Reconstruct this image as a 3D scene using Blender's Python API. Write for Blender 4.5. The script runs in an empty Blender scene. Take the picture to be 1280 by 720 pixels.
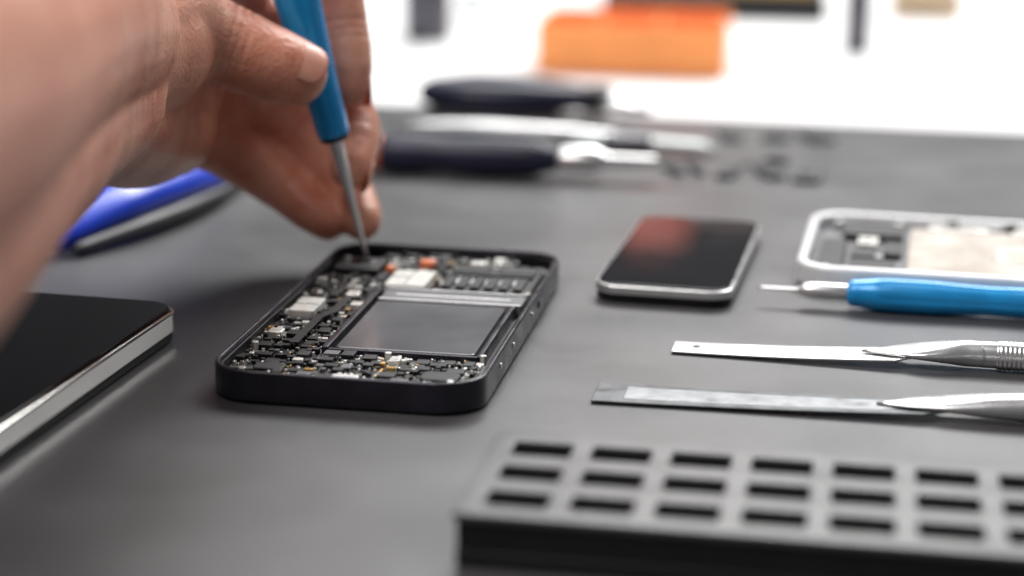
import bpy, bmesh, math, random
from mathutils import Vector, Matrix
random.seed(7)
scene = bpy.context.scene
col = scene.collection

# ------------------------------------------------------------------ helpers
def link(o, parent=None):
    col.objects.link(o)
    if parent: o.parent = parent
    return o

def root(name, label, category, loc, yaw=0.0, rot=None):
    e = bpy.data.objects.new(name, None); e.empty_display_size = .01
    e.location = loc
    e.rotation_euler = rot if rot else (0, 0, yaw)
    e["label"] = label; e["category"] = category
    return link(e)

def obj_from(name, verts, faces, mat, parent=None, bevel=0, smooth=False, seg=2, ang=35):
    me = bpy.data.meshes.new(name); me.from_pydata([tuple(v) for v in verts], [], faces)
    bm = bmesh.new(); bm.from_mesh(me); bmesh.ops.recalc_face_normals(bm, faces=bm.faces); bm.to_mesh(me); bm.free()
    o = bpy.data.objects.new(name, me)
    if mat: me.materials.append(mat)
    link(o, parent)
    if bevel:
        m = o.modifiers.new("bevel", 'BEVEL'); m.width = bevel; m.segments = seg
        m.limit_method = 'ANGLE'; m.angle_limit = math.radians(ang)
        smooth = True
    if smooth:
        for p in me.polygons: p.use_smooth = True
        if bevel:
            w = o.modifiers.new("wn", 'WEIGHTED_NORMAL'); w.keep_sharp = True
    return o

def rr(x0, x1, y0, y1, r, n=8):
    pts = []
    for cx, cy, a0 in ((x1-r, y1-r, 0), (x0+r, y1-r, 90), (x0+r, y0+r, 180), (x1-r, y0+r, 270)):
        for i in range(n+1):
            a = math.radians(a0 + 90*i/n); pts.append((cx+r*math.cos(a), cy+r*math.sin(a)))
    return pts

def prism(name, pts, z0, z1, mat, parent=None, bevel=0, seg=2):
    n = len(pts)
    v = [(x, y, z0) for x, y in pts] + [(x, y, z1) for x, y in pts]
    f = [tuple(range(n))[::-1], tuple(range(n, 2*n))] + [(i, (i+1) % n, n+(i+1) % n, n+i) for i in range(n)]
    return obj_from(name, v, f, mat, parent, bevel, seg=seg)

def ring(name, po, pi, z0, z1, mat, parent=None, bevel=0, seg=2):
    n = len(po)
    v = [(x, y, z0) for x, y in po]+[(x, y, z1) for x, y in po]+[(x, y, z0) for x, y in pi]+[(x, y, z1) for x, y in pi]
    f = []
    for i in range(n):
        j = (i+1) % n
        f += [(i, j, n+j, n+i), (2*n+j, 2*n+i, 3*n+i, 3*n+j), (n+i, n+j, 3*n+j, 3*n+i), (j, i, 2*n+i, 2*n+j)]
    return obj_from(name, v, f, mat, parent, bevel, seg=seg)

def boxes(name, lst, mat, parent=None, bevel=0):
    v = []; f = []
    for b in lst:
        x0, x1, y0, y1, z0, z1 = b[:6]; a = b[6] if len(b) > 6 else 0
        cx, cy = (x0+x1)/2, (y0+y1)/2; k = len(v)
        for z in (z0, z1):
            for x, y in ((x0, y0), (x1, y0), (x1, y1), (x0, y1)):
                dx, dy = x-cx, y-cy
                v.append((cx+dx*math.cos(a)-dy*math.sin(a), cy+dx*math.sin(a)+dy*math.cos(a), z))
        f += [(k+3, k+2, k+1, k), (k+4, k+5, k+6, k+7)] + [(k+i, k+(i+1) % 4, k+4+(i+1) % 4, k+4+i) for i in range(4)]
    return obj_from(name, v, f, mat, parent, bevel)

def box(name, x0, x1, y0, y1, z0, z1, mat, parent=None, bevel=0):
    return boxes(name, [(x0, x1, y0, y1, z0, z1)], mat, parent, bevel)

def loft(name, secs, mat, parent=None, n=32, power=2.0, fn=None):
    v = []; f = []
    for s in secs:
        x, cy, cz, hy, hz = s[:5]
        p = s[5] if len(s) > 5 else power
        for i in range(n):
            a = 2*math.pi*i/n; c, sn = math.cos(a), math.sin(a)
            k = 1.0 if fn is None else fn(x, a)
            yy = math.copysign(abs(c)**(2/p), c)*hy*k; zz = math.copysign(abs(sn)**(2/p), sn)*hz*k
            v.append((x, cy+yy, cz+zz))
    m = len(secs)
    for j in range(m-1):
        for i in range(n):
            f.append((j*n+i, j*n+(i+1) % n, (j+1)*n+(i+1) % n, (j+1)*n+i))
    f.append(tuple(range(n))[::-1]); f.append(tuple(range((m-1)*n, m*n)))
    o = obj_from(name, v, f, mat, parent, smooth=True)
    o.data.polygons[-1].use_smooth = False; o.data.polygons[-2].use_smooth = False
    return o

def lathe(name, prof, mat, parent=None, n=32, fn=None, cz=0, cy=0):
    return loft(name, [(x, cy, cz, r, r) for x, r in prof], mat, parent, n, 2.0, fn)

def subdiv(prof, k):
    out = []
    for a, b in zip(prof[:-1], prof[1:]):
        for i in range(k): out.append(tuple(a[j]+(b[j]-a[j])*i/k for j in range(len(a))))
    out.append(prof[-1]); return out

def tube_path(name, pts, r, mat, parent=None, flat=1.0, n=16, samples=10):
    P = [Vector(p) for p in pts]; R = r if isinstance(r, (list, tuple)) else [r]*len(P)
    Q = []; RR = []
    for i in range(len(P)-1):
        p0 = P[max(i-1, 0)]; p1 = P[i]; p2 = P[i+1]; p3 = P[min(i+2, len(P)-1)]
        for k in range(samples):
            t = k/samples
            Q.append(.5*((2*p1)+(p2-p0)*t+(2*p0-5*p1+4*p2-p3)*t*t+(3*p1-p0-3*p2+p3)*t**3)); RR.append(R[i]+(R[i+1]-R[i])*t)
    Q.append(P[-1]); RR.append(R[-1])
    d0 = (Q[0]-Q[1]).normalized(); d1 = (Q[-1]-Q[-2]).normalized()
    Q = [Q[0]+d0*RR[0]*c for c in (.98, .85, .5)]+Q+[Q[-1]+d1*RR[-1]*c for c in (.5, .85, .98)]
    RR = [RR[0]*c for c in (.15, .52, .86)]+RR+[RR[-1]*c for c in (.86, .52, .15)]
    v = []; f = []
    for i, q in enumerate(Q):
        d = (Q[min(i+1, len(Q)-1)]-Q[max(i-1, 0)]).normalized()
        s = d.cross(Vector((0, 0, 1))).normalized(); u = s.cross(d)
        for k in range(n):
            a = 2*math.pi*k/n; v.append(q+s*math.cos(a)*RR[i]+u*math.sin(a)*RR[i]*flat)
    for j in range(len(Q)-1):
        for k in range(n): f.append((j*n+k, j*n+(k+1) % n, (j+1)*n+(k+1) % n, (j+1)*n+k))
    f.append(tuple(range(n))[::-1]); f.append(tuple(range((len(Q)-1)*n, len(Q)*n)))
    return obj_from(name, v, f, mat, parent, smooth=True)

# ------------------------------------------------------------------ materials
def mat(name, c, rough=.5, metal=0, noise=0, nscale=200, bump=0, bscale=800, coat=0, sss=0, ssc=None, rvar=0, c2=None, spec=None, trans=0):
    m = bpy.data.materials.new(name); m.use_nodes = True
    nt = m.node_tree; b = nt.nodes["Principled BSDF"]
    b.inputs["Base Color"].default_value = (*c, 1); b.inputs["Roughness"].default_value = rough
    b.inputs["Metallic"].default_value = metal; b.inputs["Coat Weight"].default_value = coat
    b.inputs["Coat Roughness"].default_value = .05
    if spec is not None: b.inputs["Specular IOR Level"].default_value = spec
    if trans: b.inputs["Transmission Weight"].default_value = trans
    if sss:
        b.inputs["Subsurface Weight"].default_value = sss
        b.inputs["Subsurface Radius"].default_value = ssc or (1, .35, .2); b.inputs["Subsurface Scale"].default_value = .004
    tc = nt.nodes.new("ShaderNodeTexCoord")
    if noise or c2:
        n = nt.nodes.new("ShaderNodeTexNoise"); n.inputs["Scale"].default_value = nscale; n.inputs["Detail"].default_value = 5
        nt.links.new(tc.outputs["Object"], n.inputs["Vector"])
        r = nt.nodes.new("ShaderNodeValToRGB"); r.color_ramp.elements[0].position = .35; r.color_ramp.elements[1].position = .65
        r.color_ramp.elements[0].color = (*[x*(1-noise) for x in c], 1)
        r.color_ramp.elements[1].color = (*(c2 or [min(1, x*(1+noise)) for x in c]), 1)
        nt.links.new(n.outputs["Fac"], r.inputs["Fac"]); nt.links.new(r.outputs["Color"], b.inputs["Base Color"])
    if rvar:
        n = nt.nodes.new("ShaderNodeTexNoise"); n.inputs["Scale"].default_value = nscale*.6; n.inputs["Detail"].default_value = 6
        nt.links.new(tc.outputs["Object"], n.inputs["Vector"])
        mr = nt.nodes.new("ShaderNodeMapRange"); mr.inputs[1].default_value = .3; mr.inputs[2].default_value = .7
        mr.inputs[3].default_value = max(0, rough-rvar); mr.inputs[4].default_value = rough+rvar
        nt.links.new(n.outputs["Fac"], mr.inputs[0]); nt.links.new(mr.outputs[0], b.inputs["Roughness"])
    if bump:
        n = nt.nodes.new("ShaderNodeTexNoise"); n.inputs["Scale"].default_value = bscale; n.inputs["Detail"].default_value = 4
        nt.links.new(tc.outputs["Object"], n.inputs["Vector"])
        bp = nt.nodes.new("ShaderNodeBump"); bp.inputs["Strength"].default_value = bump; bp.inputs["Distance"].default_value = .0005
        nt.links.new(n.outputs["Fac"], bp.inputs["Height"]); nt.links.new(bp.outputs["Normal"], b.inputs["Normal"])
    return m

M = {}
M['table'] = mat("dark_table_laminate", (.074, .073, .076), .36, noise=.08, nscale=35, bump=.10, bscale=2500, rvar=.05)
M['white'] = mat("white_laminate", (.84, .84, .84), .5, noise=.03, nscale=6)
M['wall'] = mat("dark_wall_paint", (.05, .05, .055), .8, noise=.1, nscale=3)
M['frame'] = mat("black_anodised_aluminium", (.026, .024, .034), .30, metal=.4, noise=.2, nscale=150, bump=.08, bscale=4000, rvar=.08)
M['black'] = mat("black_plastic", (.008, .008, .009), .5, noise=.3, nscale=300, bump=.1, bscale=1500, spec=.3)
M['blackgloss'] = mat("black_gloss_glass", (.004, .004, .005), .04, noise=.2, nscale=60, rvar=.03)
M['battery'] = mat("battery_wrap", (.11, .11, .12), .22, noise=.12, nscale=60, rvar=.06, coat=.5, bump=.05, bscale=120)
M['pcb'] = mat("black_circuit_board", (.006, .008, .008), .4, noise=.5, nscale=1100, c2=(.04, .04, .035), bump=.6, bscale=1500)
M['chip'] = mat("chip_epoxy", (.009, .009, .010), .42, noise=.4, nscale=400, spec=.35)
M['silver'] = mat("bright_shield_metal", (.80, .79, .75), .30, metal=.6, noise=.15, nscale=300, rvar=.08)
M['whitelabel'] = mat("pale_shield_label", (.60, .59, .55), .4, noise=.14, nscale=400)
M['steel'] = mat("brushed_steel", (.76, .76, .76), .32, metal=.88, noise=.05, nscale=120, rvar=.08, bump=.03, bscale=900)
M['darksteel'] = mat("dark_blade_steel", (.08, .085, .09), .4, metal=.8, noise=.25, nscale=200, rvar=.1, bump=.08, bscale=900)
M['greysteel'] = mat("worn_blade_face", (.22, .23, .24), .40, metal=.7, noise=.16, nscale=260, rvar=.10, bump=.08, bscale=900)
M['brass'] = mat("gold_contact", (.6, .38, .14), .35, metal=.9, noise=.2, nscale=600)
M['orange'] = mat("orange_plastic", (.95, .33, .09), .4, noise=.08, nscale=30)
M['orangepart'] = mat("copper_orange_tape", (.80, .20, .06), .4, noise=.2, nscale=500)
M['blue'] = mat("blue_anodised_handle", (.008, .31, .72), .28, metal=.15, noise=.08, nscale=120, rvar=.06, coat=.2)
M['blue2'] = mat("royal_blue_grip", (.004, .05, .60), .35, noise=.1, nscale=80, coat=.2)
M['navy'] = mat("navy_rubber_grip", (.010, .011, .034), .45, noise=.2, nscale=80)
M['chrome'] = mat("polished_chrome_edge", (.84, .82, .80), .13, metal=1, noise=.04, nscale=50)
M['alu'] = mat("silver_white_housing", (.82, .83, .84), .34, metal=.2, noise=.04, nscale=120)
M['beige'] = mat("beige_inner_plate", (.46, .39, .32), .42, noise=.15, nscale=90, c2=(.64, .58, .51))
M['grey'] = mat("grey_plastic", (.10, .10, .11), .45, noise=.1, nscale=100)
M['trayTop'] = mat("semi_gloss_black_grid", (.085, .085, .088), .34, noise=.10, nscale=120, bump=.15, bscale=1800, rvar=.06)
M['trayBase'] = mat("matte_black_base", (.008, .008, .009), .6, noise=.2, nscale=120)
M['clear'] = mat("pale_translucent_plastic", (.6, .66, .66), .2, noise=.05, nscale=60)
M['yellow'] = mat("yellow_plastic", (.8, .5, .08), .4, noise=.1, nscale=30)
M['dim'] = mat("slate_plastic", (.07, .07, .09), .4, noise=.15, nscale=60)
M['part'] = mat("dark_component_plastic", (.03, .03, .034), .45, noise=.2, nscale=200)
M['tan'] = mat("tan_card", (.55, .42, .28), .6, noise=.1, nscale=30)
M['red'] = mat("reflection_red", (.80, .26, .20), .4, noise=.25, nscale=12)
M['mauve'] = mat("reflection_pink", (.42, .32, .31), .6, noise=.25, nscale=14)

# skin
m = bpy.data.materials.new("skin"); m.use_nodes = True; nt = m.node_tree; b = nt.nodes["Principled BSDF"]
tc = nt.nodes.new("ShaderNodeTexCoord")
n1 = nt.nodes.new("ShaderNodeTexNoise"); n1.inputs["Scale"].default_value = 60; n1.inputs["Detail"].default_value = 7
r1 = nt.nodes.new("ShaderNodeValToRGB"); r1.color_ramp.elements[0].position = .34; r1.color_ramp.elements[1].position = .68
r1.color_ramp.elements[0].color = (.60, .215, .135, 1); r1.color_ramp.elements[1].color = (.80, .41, .285, 1)
nt.links.new(tc.outputs["Object"], n1.inputs["Vector"]); nt.links.new(n1.outputs["Fac"], r1.inputs["Fac"]); nt.links.new(r1.outputs["Color"], b.inputs["Base Color"])
b.inputs["Roughness"].default_value = .42
b.inputs["Subsurface Weight"].default_value = .25; b.inputs["Subsurface Radius"].default_value = (1, .25, .12); b.inputs["Subsurface Scale"].default_value = .004
v1 = nt.nodes.new("ShaderNodeTexVoronoi"); v1.inputs["Scale"].default_value = 850; nt.links.new(tc.outputs["Object"], v1.inputs["Vector"])
n2 = nt.nodes.new("ShaderNodeTexNoise"); n2.inputs["Scale"].default_value = 200; n2.inputs["Detail"].default_value = 6; n2.inputs["Distortion"].default_value = 1.5
nt.links.new(tc.outputs["Object"], n2.inputs["Vector"])
ad = nt.nodes.new("ShaderNodeMath"); ad.operation = 'MULTIPLY_ADD'; ad.inputs[1].default_value = .3
nt.links.new(v1.outputs["Distance"], ad.inputs[0]); nt.links.new(n2.outputs["Fac"], ad.inputs[2])
bp = nt.nodes.new("ShaderNodeBump"); bp.inputs["Strength"].default_value = .5; bp.inputs["Distance"].default_value = .0008
nt.links.new(ad.outputs[0], bp.inputs["Height"]); nt.links.new(bp.outputs["Normal"], b.inputs["Normal"])
M['skin'] = m
M['nail'] = mat("fingernail", (.68, .31, .23), .38, sss=.2, noise=.06, nscale=200)

# ------------------------------------------------------------------ setting
def slab(name, pts, z0, z1, mt, bevel=0):
    o = prism(name, pts, z0, z1, mt, None, bevel); o["kind"] = "structure"; return o
dy = -.18
edge = lambda x: .943+(x-.05)*dy
slab("table", [(-.9, -.5), (.9, -.5), (.9, edge(.9)), (-.9, edge(-.9))], -.018, 0, M['table'], .0015)
slab("white_worktop", [(-2.2, .3), (2.2, .3), (2.2, 2.55), (-2.2, 2.55)], -.06, -.0195, M['white'])
slab("wall", [(-3, 2.75), (3, 2.75), (3, 2.8), (-3, 2.8)], -.3, 2.2, M['wall'])

# ------------------------------------------------------------------ opened phone
W, L = .0715, .146
ph = root("opened_phone", "black smartphone with its screen removed, circuit board and battery exposed", "phone", (-.0783, .4991, 0), -.166)
ring("phone_frame", rr(0, W, 0, L, .0125, 12), rr(.0014, W-.0014, .0014, L-.0014, .0112, 12), .0006, .0087, M['frame'], ph, .00066, 5)
prism("back_plate", rr(.0010, W-.0010, .0010, L-.0010, .0115, 12), .0003, .0040, M['black'], ph)
ring("inner_lip", rr(.00145, W-.00145, .00145, L-.00145, .0111, 12), rr(.0021, W-.0021, .0021, L-.0021, .0105, 12), .0040, .0075, M['black'], ph, .0002)
prism("battery", rr(.0262, .0640, .033, .0815, .0012, 4), .0040, .0069, M['battery'], ph, .0004)
boxes("battery_wall", [(.0232, .0250, .030, .0950, .0040, .0076), (.0652, .0666, .030, .0830, .0040, .0074), (.0250, .0666, .0300, .0312, .0040, .0072)], M['frame'], ph, .0003)
boxes("logic_board", [(.0023, .0228, .014, .132, .0040, .0052), (.0023, .0691, .0975, .134, .0040, .0052), (.014, .058, .130, .1437, .0040, .0051)], M['pcb'], ph, .0002)
boxes("lower_board", [(.0228, .0690, .014, .0290, .0040, .0056), (.012, .060, .0026, .0145, .0040, .0055)], M['pcb'], ph, .0002)
def shield(x0, x1, y0, y1, h, mt, name="metal_shield"):
    prism(name, rr(x0, x1, y0, y1, .0008, 3), .0052, h, mt, ph, .0003)
S_ = [(.0045, .0118, .064, .079, .0076, 'whitelabel'), (.0242, .0365, .0985, .117, .0076, 'whitelabel'), (.0045, .0085, .0430, .0475, .0070, 'silver'),
      (.0155, .0195, .086, .0910, .0072, 'silver'), (.044, .049, .1310, .1350, .0072, 'silver')]
for s in S_: shield(s[0], s[1], s[2], s[3], s[4], M[s[5]])
boxes("shield_seam", [(.0048, .0115, .0712, .0716, .0076, .0077), (.0300, .0303, .0990, .1165, .0076, .0077), (.0246, .0299, .1080, .1083, .0076, .0077)], M['grey'], ph)
prism("speaker_module", rr(.0405, .0680, .097, .128, .001, 3), .0052, .0070, M['black'], ph, .0003)
boxes("speaker_rib", [(.0415+i*.0043, .0440+i*.0043, .099, .112, .0070, .0080) for i in range(6)] + [(.0415, .0665, .1145, .1165, .0070, .0081), (.0415, .052, .119, .126, .0070, .0078), (.055, .0665, .119, .126, .0070, .0078)], M['chip'], ph, .0002)
boxes("speaker_contact", [(.0444+i*.0043, .0450+i*.0043, .106, .111, .0070, .0073) for i in range(5)]+[(.0425, .0655, .1130, .1135, .0070, .0074)], M['steel'], ph)
prism("metal_bracket", rr(.0262, .0680, .0850, .0945, .0006, 3), .0052, .0070, M['grey'], ph, .0002)
boxes("bracket_edge", [(.0262, .0680, .0832, .0838, .0046, .0074), (.0262, .0680, .0950, .0954, .0046, .0075), (.030, .064, .0896, .0899, .0070, .0072)], M['steel'], ph, .0001)
cam_b = prism("camera_module", rr(.0045, .0185, .114, .129, .001, 3), .0050, .0078, M['black'], ph, .0003)
def disc_z(name, x, y, r, z0, z1, mt, par, n=24, bevel=.0001):
    return prism(name, [(x+r*math.cos(2*math.pi*i/n), y+r*math.sin(2*math.pi*i/n)) for i in range(n)], z0, z1, mt, par, bevel)
disc_z("camera_lens", .0118, .121, .0048, .0078, .0083, M['grey'], cam_b)
disc_z("camera_lens", .0118, .121, .0036, .0083, .0085, M['blackgloss'], cam_b)
disc_z("flash_lamp", .0060, .1275, .0010, .0078, .0081, M['silver'], cam_b)
boxes("orange_connector", [(.0290, .0335, .1265, .1300, .0052, .0080)], M['orangepart'], ph, .0003)
box("orange_tape", .0200, .0222, .119, .122, .0052, .0075, M['orangepart'], ph, .0003)
prism("vibration_motor", rr(.010, .018, .010, .0155, .001, 3), .0055, .0068, M['black'], ph, .0003)
prism("loudspeaker", rr(.054, .064, .009, .0165, .002, 4), .0055, .0069, M['black'], ph, .0004)
prism("charging_port", rr(.0320, .0390, .0035, .0085, .001, 3), .0050, .0071, M['steel'], ph, .0003)
rnd = random.Random(11)
bins = {k: [] for k in ('chip', 'silver', 'whitelabel', 'brass', 'black', 'grey')}
av = [(s[0], s[1], s[2], s[3]) for s in S_]+[(.0405, .0680, .097, .128), (.0045, .0185, .114, .129), (.0290, .0335, .1265, .1300), (.0200, .0222, .119, .122),
      (.010, .018, .010, .0155), (.054, .064, .009, .0165), (.0320, .039, .0035, .0085)]
def free(x0, x1, y0, y1):
    g = .00013
    return not any(x0 < a[1]+g and x1 > a[0]-g and y0 < a[3]+g and y1 > a[2]-g for a in av)
def pack(X0, X1, Y0, Y1, base, tries):
    for i in range(tries):
        big = i < tries*.025; mid = i < tries*.20
        w = rnd.uniform(.0024, .0046) if big else rnd.uniform(.0010, .0024) if mid else rnd.uniform(.0003, .0010)
        l = rnd.uniform(.0020, .0044) if big else rnd.uniform(.0009, .0022) if mid else rnd.uniform(.0003, .0013)
        x = rnd.uniform(X0, X1-w); y = rnd.uniform(Y0, Y1-l)
        if not free(x, x+w, y, y+l): continue
        av.append((x, x+w, y, y+l))
        k = rnd.choices(['chip', 'grey', 'silver', 'black'], [6, 1.2, .5, 3])[0] if big else rnd.choices(['chip', 'silver', 'whitelabel', 'black', 'brass', 'grey'], [6, 1.5, .6, 3, .3, 1.2])[0] if mid else rnd.choices(['silver', 'whitelabel', 'brass', 'chip', 'grey'], [4.5, 2, .9, 4, 1.6])[0]
        h = rnd.uniform(.0006, .0019) if (big or mid) else rnd.uniform(.0003, .0012)
        bins[k].append((x, x+w, y, y+l, base-.0001, base+h))
pack(.0024, .0228, .016, .1130, .0052, 3000)
pack(.0185, .0402, .0975, .1335, .0052, 1100)
pack(.0150, .0580, .1285, .1430, .0051, 1000)
pack(.0560, .0688, .1285, .1335, .0052, 200)
pack(.0232, .0680, .0148, .0288, .0056, 1500)
pack(.0130, .0590, .0028, .0140, .0055, 1100)
nm = {'chip': 'dark_chip', 'silver': 'silver_component', 'whitelabel': 'white_component', 'brass': 'gold_contact', 'black': 'black_connector', 'grey': 'grey_connector'}
for k, lst in bins.items():
    o = boxes(nm[k], lst, M[k], ph, .00006); o["kind"] = "stuff"
for x, y in [(.0050, .0300), (.0670, .0300), (.005, .101), (.0215, .0965), (.0680, .0960), (.0630, .0060), (.0085, .0065), (.0215, .060), (.042, .0275), (.054, .1300), (.0215, .128)]:
    disc_z("screw", x, y, .0009, .0050, .0078, M['silver'], ph, 12)
prism("flex_ribbon", [(.0135, .033), (.0160, .033), (.0160, .060), (.0185, .066), (.0185, .082), (.0160, .082), (.0160, .068), (.0135, .061)], .0072, .0074, M['chip'], ph)
for y in (.030, .050, .082): box("side_screw", W-.0001, W+.0003, y, y+.0014, .0046, .0058, M['silver'], ph, .0001)
box("side_button", W-.0002, W+.00045, .094, .110, .0040, .0062, M['frame'], ph, .0002)

# ------------------------------------------------------------------ chrome-edged phone, close
bp_ = root("black_phone", "switched-off black smartphone with polished chrome edge lying face up", "phone", (-.0925, .5605, 0), -.215)
prism("phone_body", rr(-.0735, -.0005, -.1495, -.0005, .0092, 10), .0004, .0035, M['black'], bp_, .0008)
ring("chrome_edge", rr(-.074, 0, -.150, 0, .0095, 10), rr(-.0722, -.0018, -.1482, -.0018, .008, 10), .0028, .0090, M['chrome'], bp_, .0018, 6)
prism("glass_screen", rr(-.0730, -.0010, -.1490, -.0010, .0086, 10), .0036, .0098, M['blackgloss'], bp_, .0007)

# ------------------------------------------------------------------ small phone screen
sp = root("small_phone", "small black glass phone with silver rim lying face up", "phone", (.0244, .6042, 0), -.209)
w, l = .042, .0985
prism("phone_body", rr(.0004, w-.0004, .0004, l-.0004, .0066, 8), .0004, .0034, M['black'], sp, .0006)
ring("silver_rim", rr(0, w, 0, l, .007, 8), rr(.0013, w-.0013, .0013, l-.0013, .0058, 8), .0025, .0054, M['steel'], sp, .0007, 3)
gl = prism("glass_screen", rr(.0009, w-.0009, .0009, l-.0009, .0061, 8), .0034, .0060, M['blackgloss'], sp, .0003)
prism("earpiece", rr(w/2-.004, w/2+.004, l-.0065, l-.0055, .0004, 3), .0060, .00605, M['grey'], gl)

# ------------------------------------------------------------------ silver housing
hs = root("phone_housing", "silver white phone back housing with exposed beige plate and dark connectors", "phone part", (.0874, .6195, 0), -.205)
w, l = .165, .084
ring("housing_frame", rr(0, w, 0, l, .012, 10), rr(.0035, w-.0035, .0035, l-.0035, .009, 10), .0008, .0085, M['alu'], hs, .0014, 4)
prism("housing_floor", rr(.003, w-.003, .003, l-.003, .0092, 10), .0004, .0040, M['grey'], hs)
prism("beige_plate", rr(.034, w-.010, .010, l-.012, .003, 4), .0040, .0062, M['beige'], hs, .0005)
boxes("connector_block", [(.006, .014, .012, .050, .0040, .0064), (.016, .030, .009, .022, .0040, .0068), (.016, .024, .028, .040, .0040, .0062), (.012, .032, .058, .070, .0040, .0066), (.026, .032, .034, .052, .0040, .0060)], M['chip'], hs, .0004)
boxes("shield_plate", [(.0175, .024, .044, .054, .0040, .0066), (.040, .060, .071, .076, .0040, .0068), (.068, .110, .0735, .0785, .0040, .0066), (.036, .150, .0045, .0080, .0040, .0064)], M['silver'], hs, .0003)
for x, y in [(.009, .008), (.030, .074), (.034, .0065), (.010, .074), (.062, .0765), (.025, .025)]:
    disc_z("screw", x, y, .0014, .0040, .0072, M['steel'], hs, 12)
prism("label_patch", rr(.062, .100, .026, .050, .002, 3), .0062, .0064, M['whitelabel'], hs)
boxes("tape_mark", [(.066, .094, .031, .034, .0064, .0065), (.066, .084, .040, .043, .0064, .0065)], M['tan'], hs)
boxes("frame_clip", [(.046+i*.02, .050+i*.02, .0800, .0812, .0050, .0080) for i in range(5)], M['chip'], hs, .0002)

# ------------------------------------------------------------------ lying blue screwdriver
ls = root("screwdriver", "slim blue precision screwdriver lying on the dark table", "screwdriver", (.0742, .6045, .0050), -.185)
lathe("steel_tip", [(0, .00015), (.002, .0005), (.012, .0007), (.0135, .0016), (.0145, .0022), (.017, .0025), (.028, .0026), (.0285, .0022)], M['steel'], ls, 24, cz=0)
hp = subdiv([(.0275, .0034), (.0285, .0040), (.031, .0042), (.036, .0049), (.040, .0051), (.052, .0051), (.060, .0047), (.068, .0044), (.080, .0046), (.110, .0048), (.118, .0045), (.120, .003)], 4)
lathe("handle", hp, M['blue'], ls, 48, fn=lambda x, a: 1-.06*max(0, math.cos(a*6))**2*(1 if x > .036 else 0))
# ------------------------------------------------------------------ spatulas
s1 = root("metal_spatula", "thin polished steel spatula with knurled round handle", "spatula", (.0453, .5530, 0), -.180)
def blade(name, x0, x1, w0, w1, mt, par, z0=.0004, th=.0006, lift=0):
    v = []; f = []; N = 14
    for i in range(N+1):
        t = i/N; x = x0+(x1-x0)*t; w_ = w0+(w1-w0)*t; z = z0+lift*t*t
        if i == N: w_ *= .5
        v += [(x, -w_, z), (x, w_, z), (x, w_, z+th), (x, -w_, z+th)]
    for i in range(N):
        a = 4*i; b_ = a+4
        for k in range(4): f.append((a+k, a+(k+1) % 4, b_+(k+1) % 4, b_+k))
    f += [(3, 2, 1, 0), (4*N, 4*N+1, 4*N+2, 4*N+3)]
    return obj_from(name, v, f, mt, par, .0002)
bl = blade("spatula_blade", 0, .066, .0050, .0066, M['steel'], s1, lift=.0022)
disc_z("blade_hole", .0065, .0005, .0010, .0008, .00112, M['black'], bl, 16, 0)
loft("handle_neck", subdiv([(.052, 0, .0030, .0003, .0003), (.060, 0, .0036, .0038, .0010), (.068, 0, .0040, .0062, .0019), (.074, 0, .0042, .0058, .0028), (.080, 0, .0042, .0040, .0036), (.086, 0, .0042, .0036, .0036)], 3), M['steel'], s1)
kn = [(.084+i*.00025, 0, .0042, .0038, .0038) for i in range(0, 160)]
loft("knurled_handle", kn, M['steel'], s1, 72, fn=lambda x, a: 1+.045*math.cos(18*a+x*2600)*math.cos(18*a-x*2600) if x > .0885 else .96)
lathe("handle_end", [(.1237, .0036), (.130, .0034), (.170, .0030), (.172, .002)], M['steel'], s1, 32, cz=.0042)

s2 = root("blade_spatula", "flat dark steel blade spatula with smooth silver handle", "spatula", (.0219, .5100, 0), -.172)
blade("spatula_blade", 0, .090, .0083, .0062, M['darksteel'], s2, lift=.0018)
blade("blade_face", .008, .078, .0052, .0040, M['greysteel'], s2, z0=.0008, th=.00035, lift=.0013)
loft("spatula_handle", subdiv([(.072, 0, .0026, .0003, .0003), (.080, 0, .0032, .0034, .0008), (.090, 0, .0036, .0052, .0018), (.100, 0, .0038, .0050, .0030), (.115, 0, .0040, .0042, .0038), (.190, 0, .0040, .0034, .0034)], 3), M['steel'], s2)

# ------------------------------------------------------------------ sorting tray
tr = root("sorting_tray", "black plastic parts tray with a grid of small square compartments", "tray", (-.0115, .3910, 0), -.171)
TL, TD = .173, .0535
cp, rp = .01755, .0160; hw, hd = .0128, .0092
xs = [0]; ys = [0]; mx = .0052; my = .0060
for i in range(9): xs += [mx+i*cp, mx+i*cp+hw]
xs.append(TL)
for j in range(3): ys += [my+j*rp, my+j*rp+hd]
ys.append(TD)
def grid_plate(name, xs, ys, z0, z1, mt, par, bevel):
    nx, ny = len(xs), len(ys); v = []
    for z in (z0, z1):
        for y in ys:
            for x in xs: v.append((x, y, z))
    I = lambda i, j, k: k*nx*ny+j*nx+i
    solid = lambda i, j: 0 <= i < nx-1 and 0 <= j < ny-1 and not (i % 2 == 1 and j % 2 == 1)
    f = []
    for j in range(ny-1):
        for i in range(nx-1):
            if not solid(i, j): continue
            f.append((I(i, j, 1), I(i+1, j, 1), I(i+1, j+1, 1), I(i, j+1, 1)))
            f.append((I(i, j, 0), I(i, j+1, 0), I(i+1, j+1, 0), I(i+1, j, 0)))
            if not solid(i, j-1): f.append((I(i, j, 0), I(i+1, j, 0), I(i+1, j, 1), I(i, j, 1)))
            if not solid(i, j+1): f.append((I(i+1, j+1, 0), I(i, j+1, 0), I(i, j+1, 1), I(i+1, j+1, 1)))
            if not solid(i-1, j): f.append((I(i, j+1, 0), I(i, j, 0), I(i, j, 1), I(i, j+1, 1)))
            if not solid(i+1, j): f.append((I(i+1, j, 0), I(i+1, j+1, 0), I(i+1, j+1, 1), I(i+1, j, 1)))
    return obj_from(name, v, f, mt, par, bevel)
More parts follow.
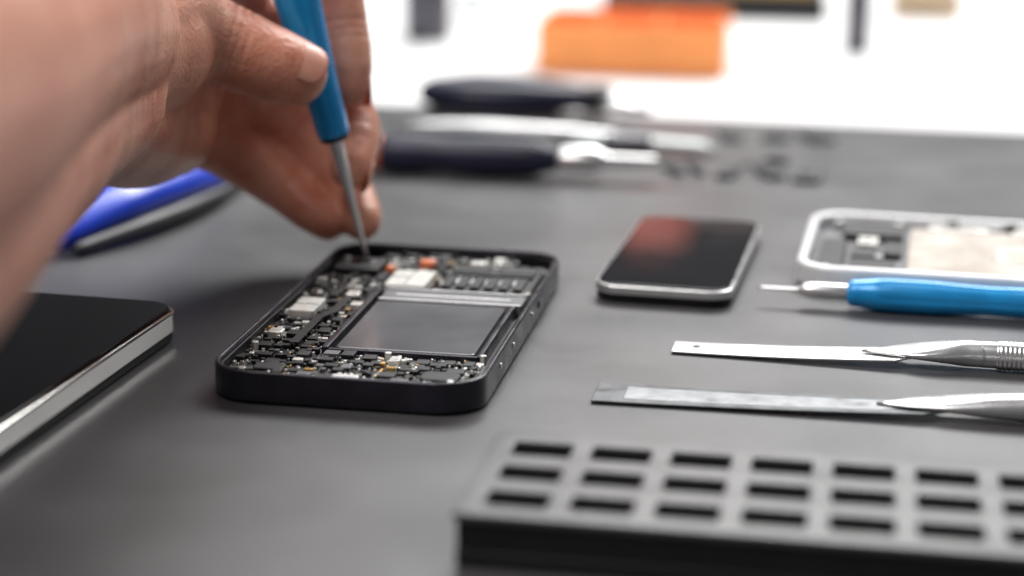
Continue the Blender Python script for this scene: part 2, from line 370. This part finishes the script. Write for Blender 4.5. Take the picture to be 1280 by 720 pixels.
grid_plate("compartment_grid", xs, ys, .0102, .0120, M['trayTop'], tr, .0005)
grid_plate("compartment_walls", [x+(.0008 if i == 0 else -.0008 if i == len(xs)-1 else 0) for i, x in enumerate(xs)], [y+(.0008 if i == 0 else -.0008 if i == len(ys)-1 else 0) for i, y in enumerate(ys)], .0035, .0101, M['trayBase'], tr, 0)
prism("tray_base", rr(.0005, TL-.0005, .0005, TD-.0005, .001, 3), .0003, .0034, M['trayBase'], tr, .0005)

# ------------------------------------------------------------------ held screwdriver
tip = Vector((-.0455, .6245, .0076)); top = Vector((-.0750, .612, .1290))
dirv = (top-tip).normalized()
hsdr = root("screwdriver", "blue handled precision screwdriver held upright with its tip in the phone", "screwdriver", tip, 0)
hsdr.rotation_mode = 'QUATERNION'; hsdr.rotation_quaternion = dirv.to_track_quat('X', 'Z')
lathe("steel_shaft", subdiv([(0, .0003), (.001, .0006), (.006, .0009), (.020, .0013), (.030, .0019), (.0395, .0022), (.0405, .0026), (.042, .0026)], 2), M['steel'], hsdr, 24)
Lh = (top-tip).length
hp = subdiv([(.0402, .0040), (.0412, .0049), (.046, .0052), (.055, .0054), (.068, .0060), (.085, .0070), (.100, .0074), (.115, .0072), (.124, .0060), (Lh, .0030)], 4)
lathe("handle", hp, M['blue'], hsdr, 48, fn=lambda x, a: 1-.07*max(0, math.cos(a*5+.6))**2*(1 if x > .046 else 0))
lathe("handle_collar", [(.0392, .0036), (.0396, .0044), (.0410, .0047), (.0416, .0047)], M['navy'], hsdr, 32)

# ------------------------------------------------------------------ hand
bm = bmesh.new()
def chain(pts, step=.0022):
    P = [Vector(p[:3]) for p in pts]; R = [p[3] for p in pts]
    for i in range(len(P)-1):
        p0 = P[max(i-1, 0)]; p1 = P[i]; p2 = P[i+1]; p3 = P[min(i+2, len(P)-1)]
        n = max(2, int((p2-p1).length/step))
        for k in range(n+1):
            t = k/n
            q = .5*((2*p1)+(p2-p0)*t+(2*p0-5*p1+4*p2-p3)*t*t+(3*p1-p0-3*p2+p3)*t**3)
            s = t*t*(3-2*t); r = R[i]+(R[i+1]-R[i])*s
            bmesh.ops.create_icosphere(bm, subdivisions=3 if r > .008 else 2, radius=r, matrix=Matrix.Translation(q))
Wp = (-.117, .537, .083)
thumb = [(-.112, .552, .087, .020), (-.1015, .582, .0862, .0158), (-.0925, .592, .0815, .0130), (-.0841, .598, .0770, .0126), (-.0735, .600, .0725, .0114), (-.0655, .6025, .0690, .0104)]
chain(thumb)
index = [(-.0978, .632, .0985, .0120), (-.080, .640, .103, .0106), (-.0635, .6455, .1025, .0103), (-.0575, .643, .090, .0092), (-.0540, .6395, .0768, .0086), (-.0522, .636, .066, .0081), (-.0518, .6345, .0600, .0073)]
chain(index)
middle = [(-.096, .643, .080, .0125), (-.080, .653, .076, .0112), (-.0655, .656, .0672, .0105), (-.0570, .6525, .055, .0092), (-.0510, .6465, .0450, .0085), (-.0505, .638, .0380, .0078), (-.0512, .6335, .0345, .0071)]
chain(middle)
ring_f = [(-.099, .645, .062, .0122), (-.086, .654, .055, .0108), (-.073, .658, .0440, .0100), (-.063, .655, .0335, .0088), (-.0545, .650, .0255, .0080), (-.0495, .642, .0190, .0073), (-.0482, .6380, .0165, .0067)]
chain(ring_f)
little = [(-.104, .635, .046, .0112), (-.092, .643, .038, .0092), (-.0800, .647, .0295, .0086), (-.0715, .645, .0232, .0076), (-.0645, .641, .0185, .0070), (-.0590, .6395, .0155, .0064)]
chain(little)
for mcp, r0 in ((index[0], .022), (middle[0], .022), (ring_f[0], .021), (little[0], .020)):
    chain([(*Wp, .025), ((Wp[0]+mcp[0])/2-.003, (Wp[1]+mcp[1])/2, (Wp[2]+mcp[2])/2, .0195), (*mcp[:3], mcp[3]+.0015)], .004)
for a, b_ in ((index, middle), (middle, ring_f), (ring_f, little)):
    q = [(a[0][i]+b_[0][i])/2 for i in range(3)]
    chain([(*[(Wp[i]+q[i])/2 for i in range(3)], .018), (*q, .0120)], .003)
    q2 = [(a[0][i]*.35+a[1][i]*.65+b_[0][i]*.35+b_[1][i]*.65)/2 for i in range(3)]
    chain([(*q, .0115), (*q2, .0092)], .003)
chain([(*Wp, .023), (-.108, .570, .080, .021), (-.099, .592, .079, .0150)], .003)
chain([(-.119, .552, .068, .022), (-.113, .590, .056, .020), (-.106, .622, .048, .015)], .003)
chain([(-.103, .590, .088, .013), (-.100, .612, .094, .011), (-.0975, .630, .097, .011)], .003)
# wrist and forearm
chain([(-.114, .545, .088, .025), (-.115, .500, .094, .0275), (-.116, .450, .097, .030), (-.105, .30, .108, .034), (-.101, .12, .122, .038), (-.10, -.08, .134, .041)], .006)
chain([(-.117, .545, .072, .024), (-.120, .500, .074, .0265), (-.121, .450, .075, .0295), (-.1135, .30, .0865, .035), (-.113, .12, .104, .038), (-.112, -.08, .113, .041)], .006)
me = bpy.data.meshes.new("person"); bm.to_mesh(me); bm.free()
hand = bpy.data.objects.new("person", me); link(hand)
rm = hand.modifiers.new("remesh", 'REMESH'); rm.mode = 'VOXEL'; rm.voxel_size = .0011
sm = hand.modifiers.new("smooth", 'SMOOTH'); sm.factor = .5; sm.iterations = 6
dg = bpy.context.evaluated_depsgraph_get(); me2 = bpy.data.meshes.new_from_object(hand.evaluated_get(dg))
hand.modifiers.clear(); hand.data = me2; me2.name = "person"
me2.materials.clear(); me2.materials.append(M['skin'])
for p in me2.polygons: p.use_smooth = True
def crease(a, b_, t, depth, width, reach):
    a = Vector(a[:3]); b_ = Vector(b_[:3]); c = a+(b_-a)*t; d = (b_-a).normalized()
    for v in me2.vertices:
        o_ = v.co-c
        if o_.length_squared > reach*reach: continue
        s = o_.dot(d); rad = o_-d*s
        if abs(s) < width*2.5 and rad.length > 1e-5: v.co -= rad.normalized()*depth*math.exp(-(s/width)**2)
for ch, js in ((thumb, ((3, 4), )), (index, ((2, 3), (4, 5))), (middle, ((2, 3), (4, 5))), (ring_f, ((2, 3), (4, 5)))):
    for (i, j) in js:
        for t in (-.12, .10, .32): crease(ch[i], ch[j], t, .00035, .0007, .016)
me2.update()
hand["label"] = "bare hand and forearm gripping a blue screwdriver above an opened phone"; hand["category"] = "person"

def nail(a, b, r, up, half_len, half_ang, name="fingernail"):
    a = Vector(a[:3]); b = Vector(b[:3]); d = (b-a).normalized(); u = Vector(up); u = (u-d*u.dot(d)).normalized(); s = d.cross(u)
    v = []; f = []; rings, n = 6, 24
    def pt(rad, t):
        x = rad*math.cos(t); y = rad*math.sin(t)
        k = (abs(x)**3+abs(y)**3)**(1/3) or 1; x, y = x/k*rad, y/k*rad
        an = y*half_ang; dd = x*half_len
        rr_ = r*(1.0 if x < .3 else 1.0-.10*(x-.3)**2)
        return b+d*(dd+.001)+(u*math.cos(an)+s*math.sin(an))*rr_
    v.append(b+d*.001+u*r)
    for k in range(1, rings+1):
        for i in range(n): v.append(pt(k/rings, 2*math.pi*i/n))
    for i in range(n): f.append((0, 1+i, 1+(i+1) % n))
    for k in range(rings-1):
        for i in range(n): f.append((1+k*n+i, 1+(k+1)*n+i, 1+(k+1)*n+(i+1) % n, 1+k*n+(i+1) % n))
    o = obj_from(name, v, f, M['nail'], hand, smooth=True)
    md = o.modifiers.new("sol", 'SOLIDIFY'); md.thickness = .0004; md.offset = 0
nail(thumb[-2], thumb[-1], .0102, (.10, -.78, .60), .0062, .68)
nail(index[-2], index[-1], .0071, (.95, .5, 0), .0050, .7)
nail(middle[-2], middle[-1], .0070, (.9, .3, -.3), .0050, .7)

# ------------------------------------------------------------------ blue-handled pliers
pl = root("pliers", "pliers with royal blue curved grips lying behind the phone", "pliers", (-.148, .655, 0), math.radians(71))
tube_path("blue_grip", [(.000, .000, .006), (.030, -.004, .0105), (.065, -.005, .0105), (.100, -.004, .008)], [.0060, .0094, .0094, .0075], M['blue2'], pl, .8)
tube_path("blue_grip", [(.006, .034, .006), (.035, .038, .008), (.065, .032, .008), (.100, .010, .008)], [.0055, .0080, .0080, .006], M['blue2'], pl, .8)
tube_path("grip_edge", [(-.002, -.008, .003), (.030, -.0135, .0045), (.065, -.0145, .0045), (.098, -.0115, .004)], [.0022, .0032, .0032, .002], M['part'], pl, .9)
prism("pivot", [(.011*math.cos(i*math.pi/8)+.112, .010*math.sin(i*math.pi/8)) for i in range(16)], .002, .011, M['steel'], pl, .001)
loft("jaw", [(.114, .001, .0065, .007, .004), (.134, .001, .0065, .005, .0035), (.154, .001, .0065, .0015, .002)], M['steel'], pl)

# ------------------------------------------------------------------ tools further back
t1 = root("screwdriver", "screwdriver with thick navy handle and steel bit holder", "screwdriver", (-.058, .800, .0078), -.12)
lathe("orange_cap", [(0, .004), (.001, .0065), (.005, .0070), (.006, .0068)], M['orangepart'], t1)
lathe("handle", subdiv([(.0055, .0068), (.012, .0078), (.030, .0070), (.050, .0078), (.066, .0072), (.074, .0052), (.076, .0045)], 3), M['navy'], t1, 48, fn=lambda x, a: 1-.05*max(0, math.cos(a*6))**2)
lathe("bit_holder", [(.075, .0040), (.078, .0050), (.090, .0052), (.094, .0036), (.095, .0026), (.114, .0024), (.115, .001)], M['steel'], t1)
t2 = root("wire_cutter", "wire cutter with dark navy looped handles at the table edge", "cutter", (-.040, .950, .0085), -.17)
tube_path("handle", [(.002, .004, 0), (.020, .012, 0), (.045, .010, 0), (.075, .002, 0)], [.006, .0078, .0078, .005], M['navy'], t2, .95)
tube_path("handle", [(.002, -.006, 0), (.020, -.014, 0), (.045, -.012, 0), (.075, -.003, 0)], [.006, .0078, .0078, .005], M['navy'], t2, .95)
prism("pivot", [(.008*math.cos(i*math.pi/8)+.078, .008*math.sin(i*math.pi/8)) for i in range(16)], -.006, .005, M['darksteel'], t2, .001)
loft("jaw", [(.080, .0, -.001, .007, .004), (.092, .0, -.003, .005, .003), (.104, 0, -.005, .0012, .0015)], M['steel'], t2)
t3 = root("tweezers", "grey steel tweezers lying among the tools", "tweezers", (-.052, .875, .005), -.19)
tube_path("tweezer_arm", [(0, 0, 0), (.035, .005, .001), (.075, .004, .001), (.118, .0006, 0)], [.003, .0046, .0036, .0008], M['steel'], t3, .5)
tube_path("tweezer_arm", [(0, 0, 0), (.035, -.008, .001), (.075, -.006, .001), (.118, -.0006, 0)], [.003, .0046, .0036, .0008], M['grey'], t3, .5)
t4 = root("plastic_pry_tool", "pale translucent plastic opening tool", "pry tool", (.020, .855, .003), -.15)
loft("pry_bar", [(0, 0, 0, .003, .0006), (.008, 0, .001, .0065, .002), (.040, 0, .001, .0045, .0025), (.058, 0, .001, .0065, .002), (.066, 0, 0, .003, .0006)], M['clear'], t4)
loft("pry_grip", [(.018, 0, .001, .0060, .0030), (.022, 0, .001, .0064, .0036), (.034, 0, .001, .0060, .0036), (.038, 0, .001, .0054, .0030)], M['dim'], t4)

def component(x, y, yaw, sx, sy, tail, lab):
    e = root("phone_component", lab, "phone part", (x, y, 0), yaw); e["group"] = "small removed phone parts on the table"
    prism("component_body", rr(-sx/2, sx/2, -sy/2, sy/2, .001, 3), .0004, .0024, M['part'], e, .0004)
    prism("contact_pad", rr(-sx*.28, sx*.22, -sy*.25, sy*.2, .0006, 3), .0024, .0030, M['chip'], e, .0002)
    if tail: prism("flex_tail", [(-.0012, sy/2), (.0012, sy/2), (.002, sy/2+tail), (.006, sy/2+tail+.002), (.005, sy/2+tail+.004), (-.001, sy/2+tail+.002)], .0005, .0009, M['chip'], e)
lab = "small dark removed phone component on the table"
for x, y, a, sx, sy, tl in [(.073, .812, .1, .004, .022, 0), (.0855, .804, -.3, .007, .022, .008), (.1015, .804, .2, .008, .020, .010), (.1165, .800, -.2, .011, .026, 0),
                            (.094, .885, .1, .009, .018, 0), (.114, .885, -.2, .011, .018, .008), (.1315, .885, .3, .010, .020, 0), (.108, .830, .9, .006, .009, 0), (.064, .806, .4, .003, .014, .004)]:
    component(x, y, a, sx, sy, tl, lab)

# ------------------------------------------------------------------ things on the white worktop
zb = -.0195
oc = root("orange_organiser", "bright orange plastic organiser box holding small parts", "box", (.016, 1.235, zb), -.12)
w, l = .112, .09
ring("box_wall", rr(0, w, -l/2, l/2, .010, 6), rr(.003, w-.003, -l/2+.003, l/2-.003, .007, 6), .0, .030, M['orange'], oc, .002)
prism("box_floor", rr(.002, w-.002, -l/2+.002, l/2-.002, .008, 6), .0005, .010, M['orange'], oc)
for x in (.034, .070): box("divider", x, x+.002, -l/2+.003, l/2-.003, .010, .028, M['orange'], oc, .0005)
jr = root("dark_jar", "dark slate coloured jar with ribbed cap", "jar", (-.057, 1.33, zb), 0, rot=(0, -math.pi/2, 0))
lathe("jar_body", [(0, .014), (.002, .016), (.045, .016), (.052, .012)], M['dim'], jr)
lathe("jar_cap", [(.050, .013), (.052, .014), (.066, .014), (.067, .012)], M['black'], jr)
bt2 = root("dark_bottle", "slim dark bottle standing on the white worktop", "bottle", (.216, 1.30, zb), 0, rot=(0, -math.pi/2, 0))
lathe("bottle_body", [(0, .008), (.002, .009), (.060, .009), (.068, .004), (.074, .004)], M['dim'], bt2)
lathe("bottle_cap", [(.073, .005), (.088, .0045)], M['black'], bt2)
cs = root("tool_case", "open black tool case with yellow insert", "tool case", (.06, 1.46, zb), -.1)
box("case_shell", 0, .16, 0, .10, .0005, .020, M['black'], cs, .003)
box("case_insert", .085, .15, .01, .09, .020, .026, M['yellow'], cs, .002)
cb = root("card_box", "small tan cardboard box", "box", (.27, 1.48, zb), -.1)
box("box_body", 0, .05, 0, .04, .0005, .035, M['tan'], cb, .001)
box("box_lid", -.001, .051, -.001, .041, .035, .039, M['tan'], cb, .001)
cl = root("cable_spool", "small teal cable spool", "spool", (-.03, 1.47, zb), 0, rot=(0, -math.pi/2, 0))
lathe("spool_core", [(0, .012), (.002, .012), (.0021, .007), (.016, .007), (.0161, .012), (.018, .012)], M['clear'], cl)
tc_ = root("red_reflection_prop", "added red block out of view, mirrored in the small phone glass", "prop", (.098, 1.85, zb), -.1)  # unseen block added to put a red reflection in the small phone glass
box("red_prop_body", 0, .062, 0, .12, .004, .305, M['red'], tc_, .006)
for i in range(4):
    box("red_prop_front", .004, .058, -.005, -.0005, .012+i*.072, .078+i*.072, M['red'], tc_, .002)
    box("red_prop_bar", .018, .044, -.012, -.0055, .050+i*.072, .055+i*.072, M['steel'], tc_, .001)
cb2 = root("pink_reflection_prop", "added pink block out of view, mirrored in the small phone glass", "box", (.168, 1.86, zb), -.1)  # second unseen block, added for the grey-pink part of that reflection
box("box_body", 0, .06, 0, .10, .0005, .262, M['mauve'], cb2, .002)
box("box_lid", -.0015, .0615, -.0015, .1015, .262, .285, M['mauve'], cb2, .002)

# ------------------------------------------------------------------ lights
def area(name, loc, target, sx, sy, e, c=(1, 1, 1)):
    d = bpy.data.lights.new(name, 'AREA'); d.shape = 'RECTANGLE'; d.size = sx; d.size_y = sy; d.energy = e; d.color = c
    o = bpy.data.objects.new(name, d); link(o); o.location = loc
    o.rotation_euler = (Vector(target)-Vector(loc)).to_track_quat('-Z', 'Y').to_euler()
area("window_light", (.7, 2.2, 1.5), (.1, .9, 0), 1.6, .8, 50, (1, .99, .97))
area("ceiling_light", (-.38, .25, .95), (-.12, .42, 0), .55, .5, 8.5, (1, .97, .95))
area("bench_light", (.2, 1.7, 1.1), (.2, 1.6, 0), 1.4, .8, 20)
wd = bpy.data.worlds.new("World"); scene.world = wd; wd.use_nodes = True
bg = wd.node_tree.nodes["Background"]; bg.inputs[0].default_value = (.95, .95, 1, 1); bg.inputs[1].default_value = .16

# ------------------------------------------------------------------ camera
th, ro, h = .2534, .01433, .16024
R0 = Vector((1, 0, 0)); F = Vector((0, math.cos(th), -math.sin(th))); U0 = Vector((0, math.sin(th), math.cos(th)))
R = math.cos(ro)*R0+math.sin(ro)*U0; U = -math.sin(ro)*R0+math.cos(ro)*U0
cd = bpy.data.cameras.new("camera"); co = bpy.data.objects.new("camera", cd); link(co)
mw = Matrix((R, U, -F)).transposed().to_4x4(); mw.translation = (0, 0, h); co.matrix_world = mw
cd.sensor_width = 36; cd.lens = 2570.06/1280*36; cd.clip_start = .01; cd.clip_end = 50
cd.dof.use_dof = True; cd.dof.focus_distance = .553; cd.dof.aperture_fstop = 5.4
scene.camera = co
scene.view_settings.view_transform = 'Standard'; scene.view_settings.look = 'None'; scene.view_settings.exposure = 0
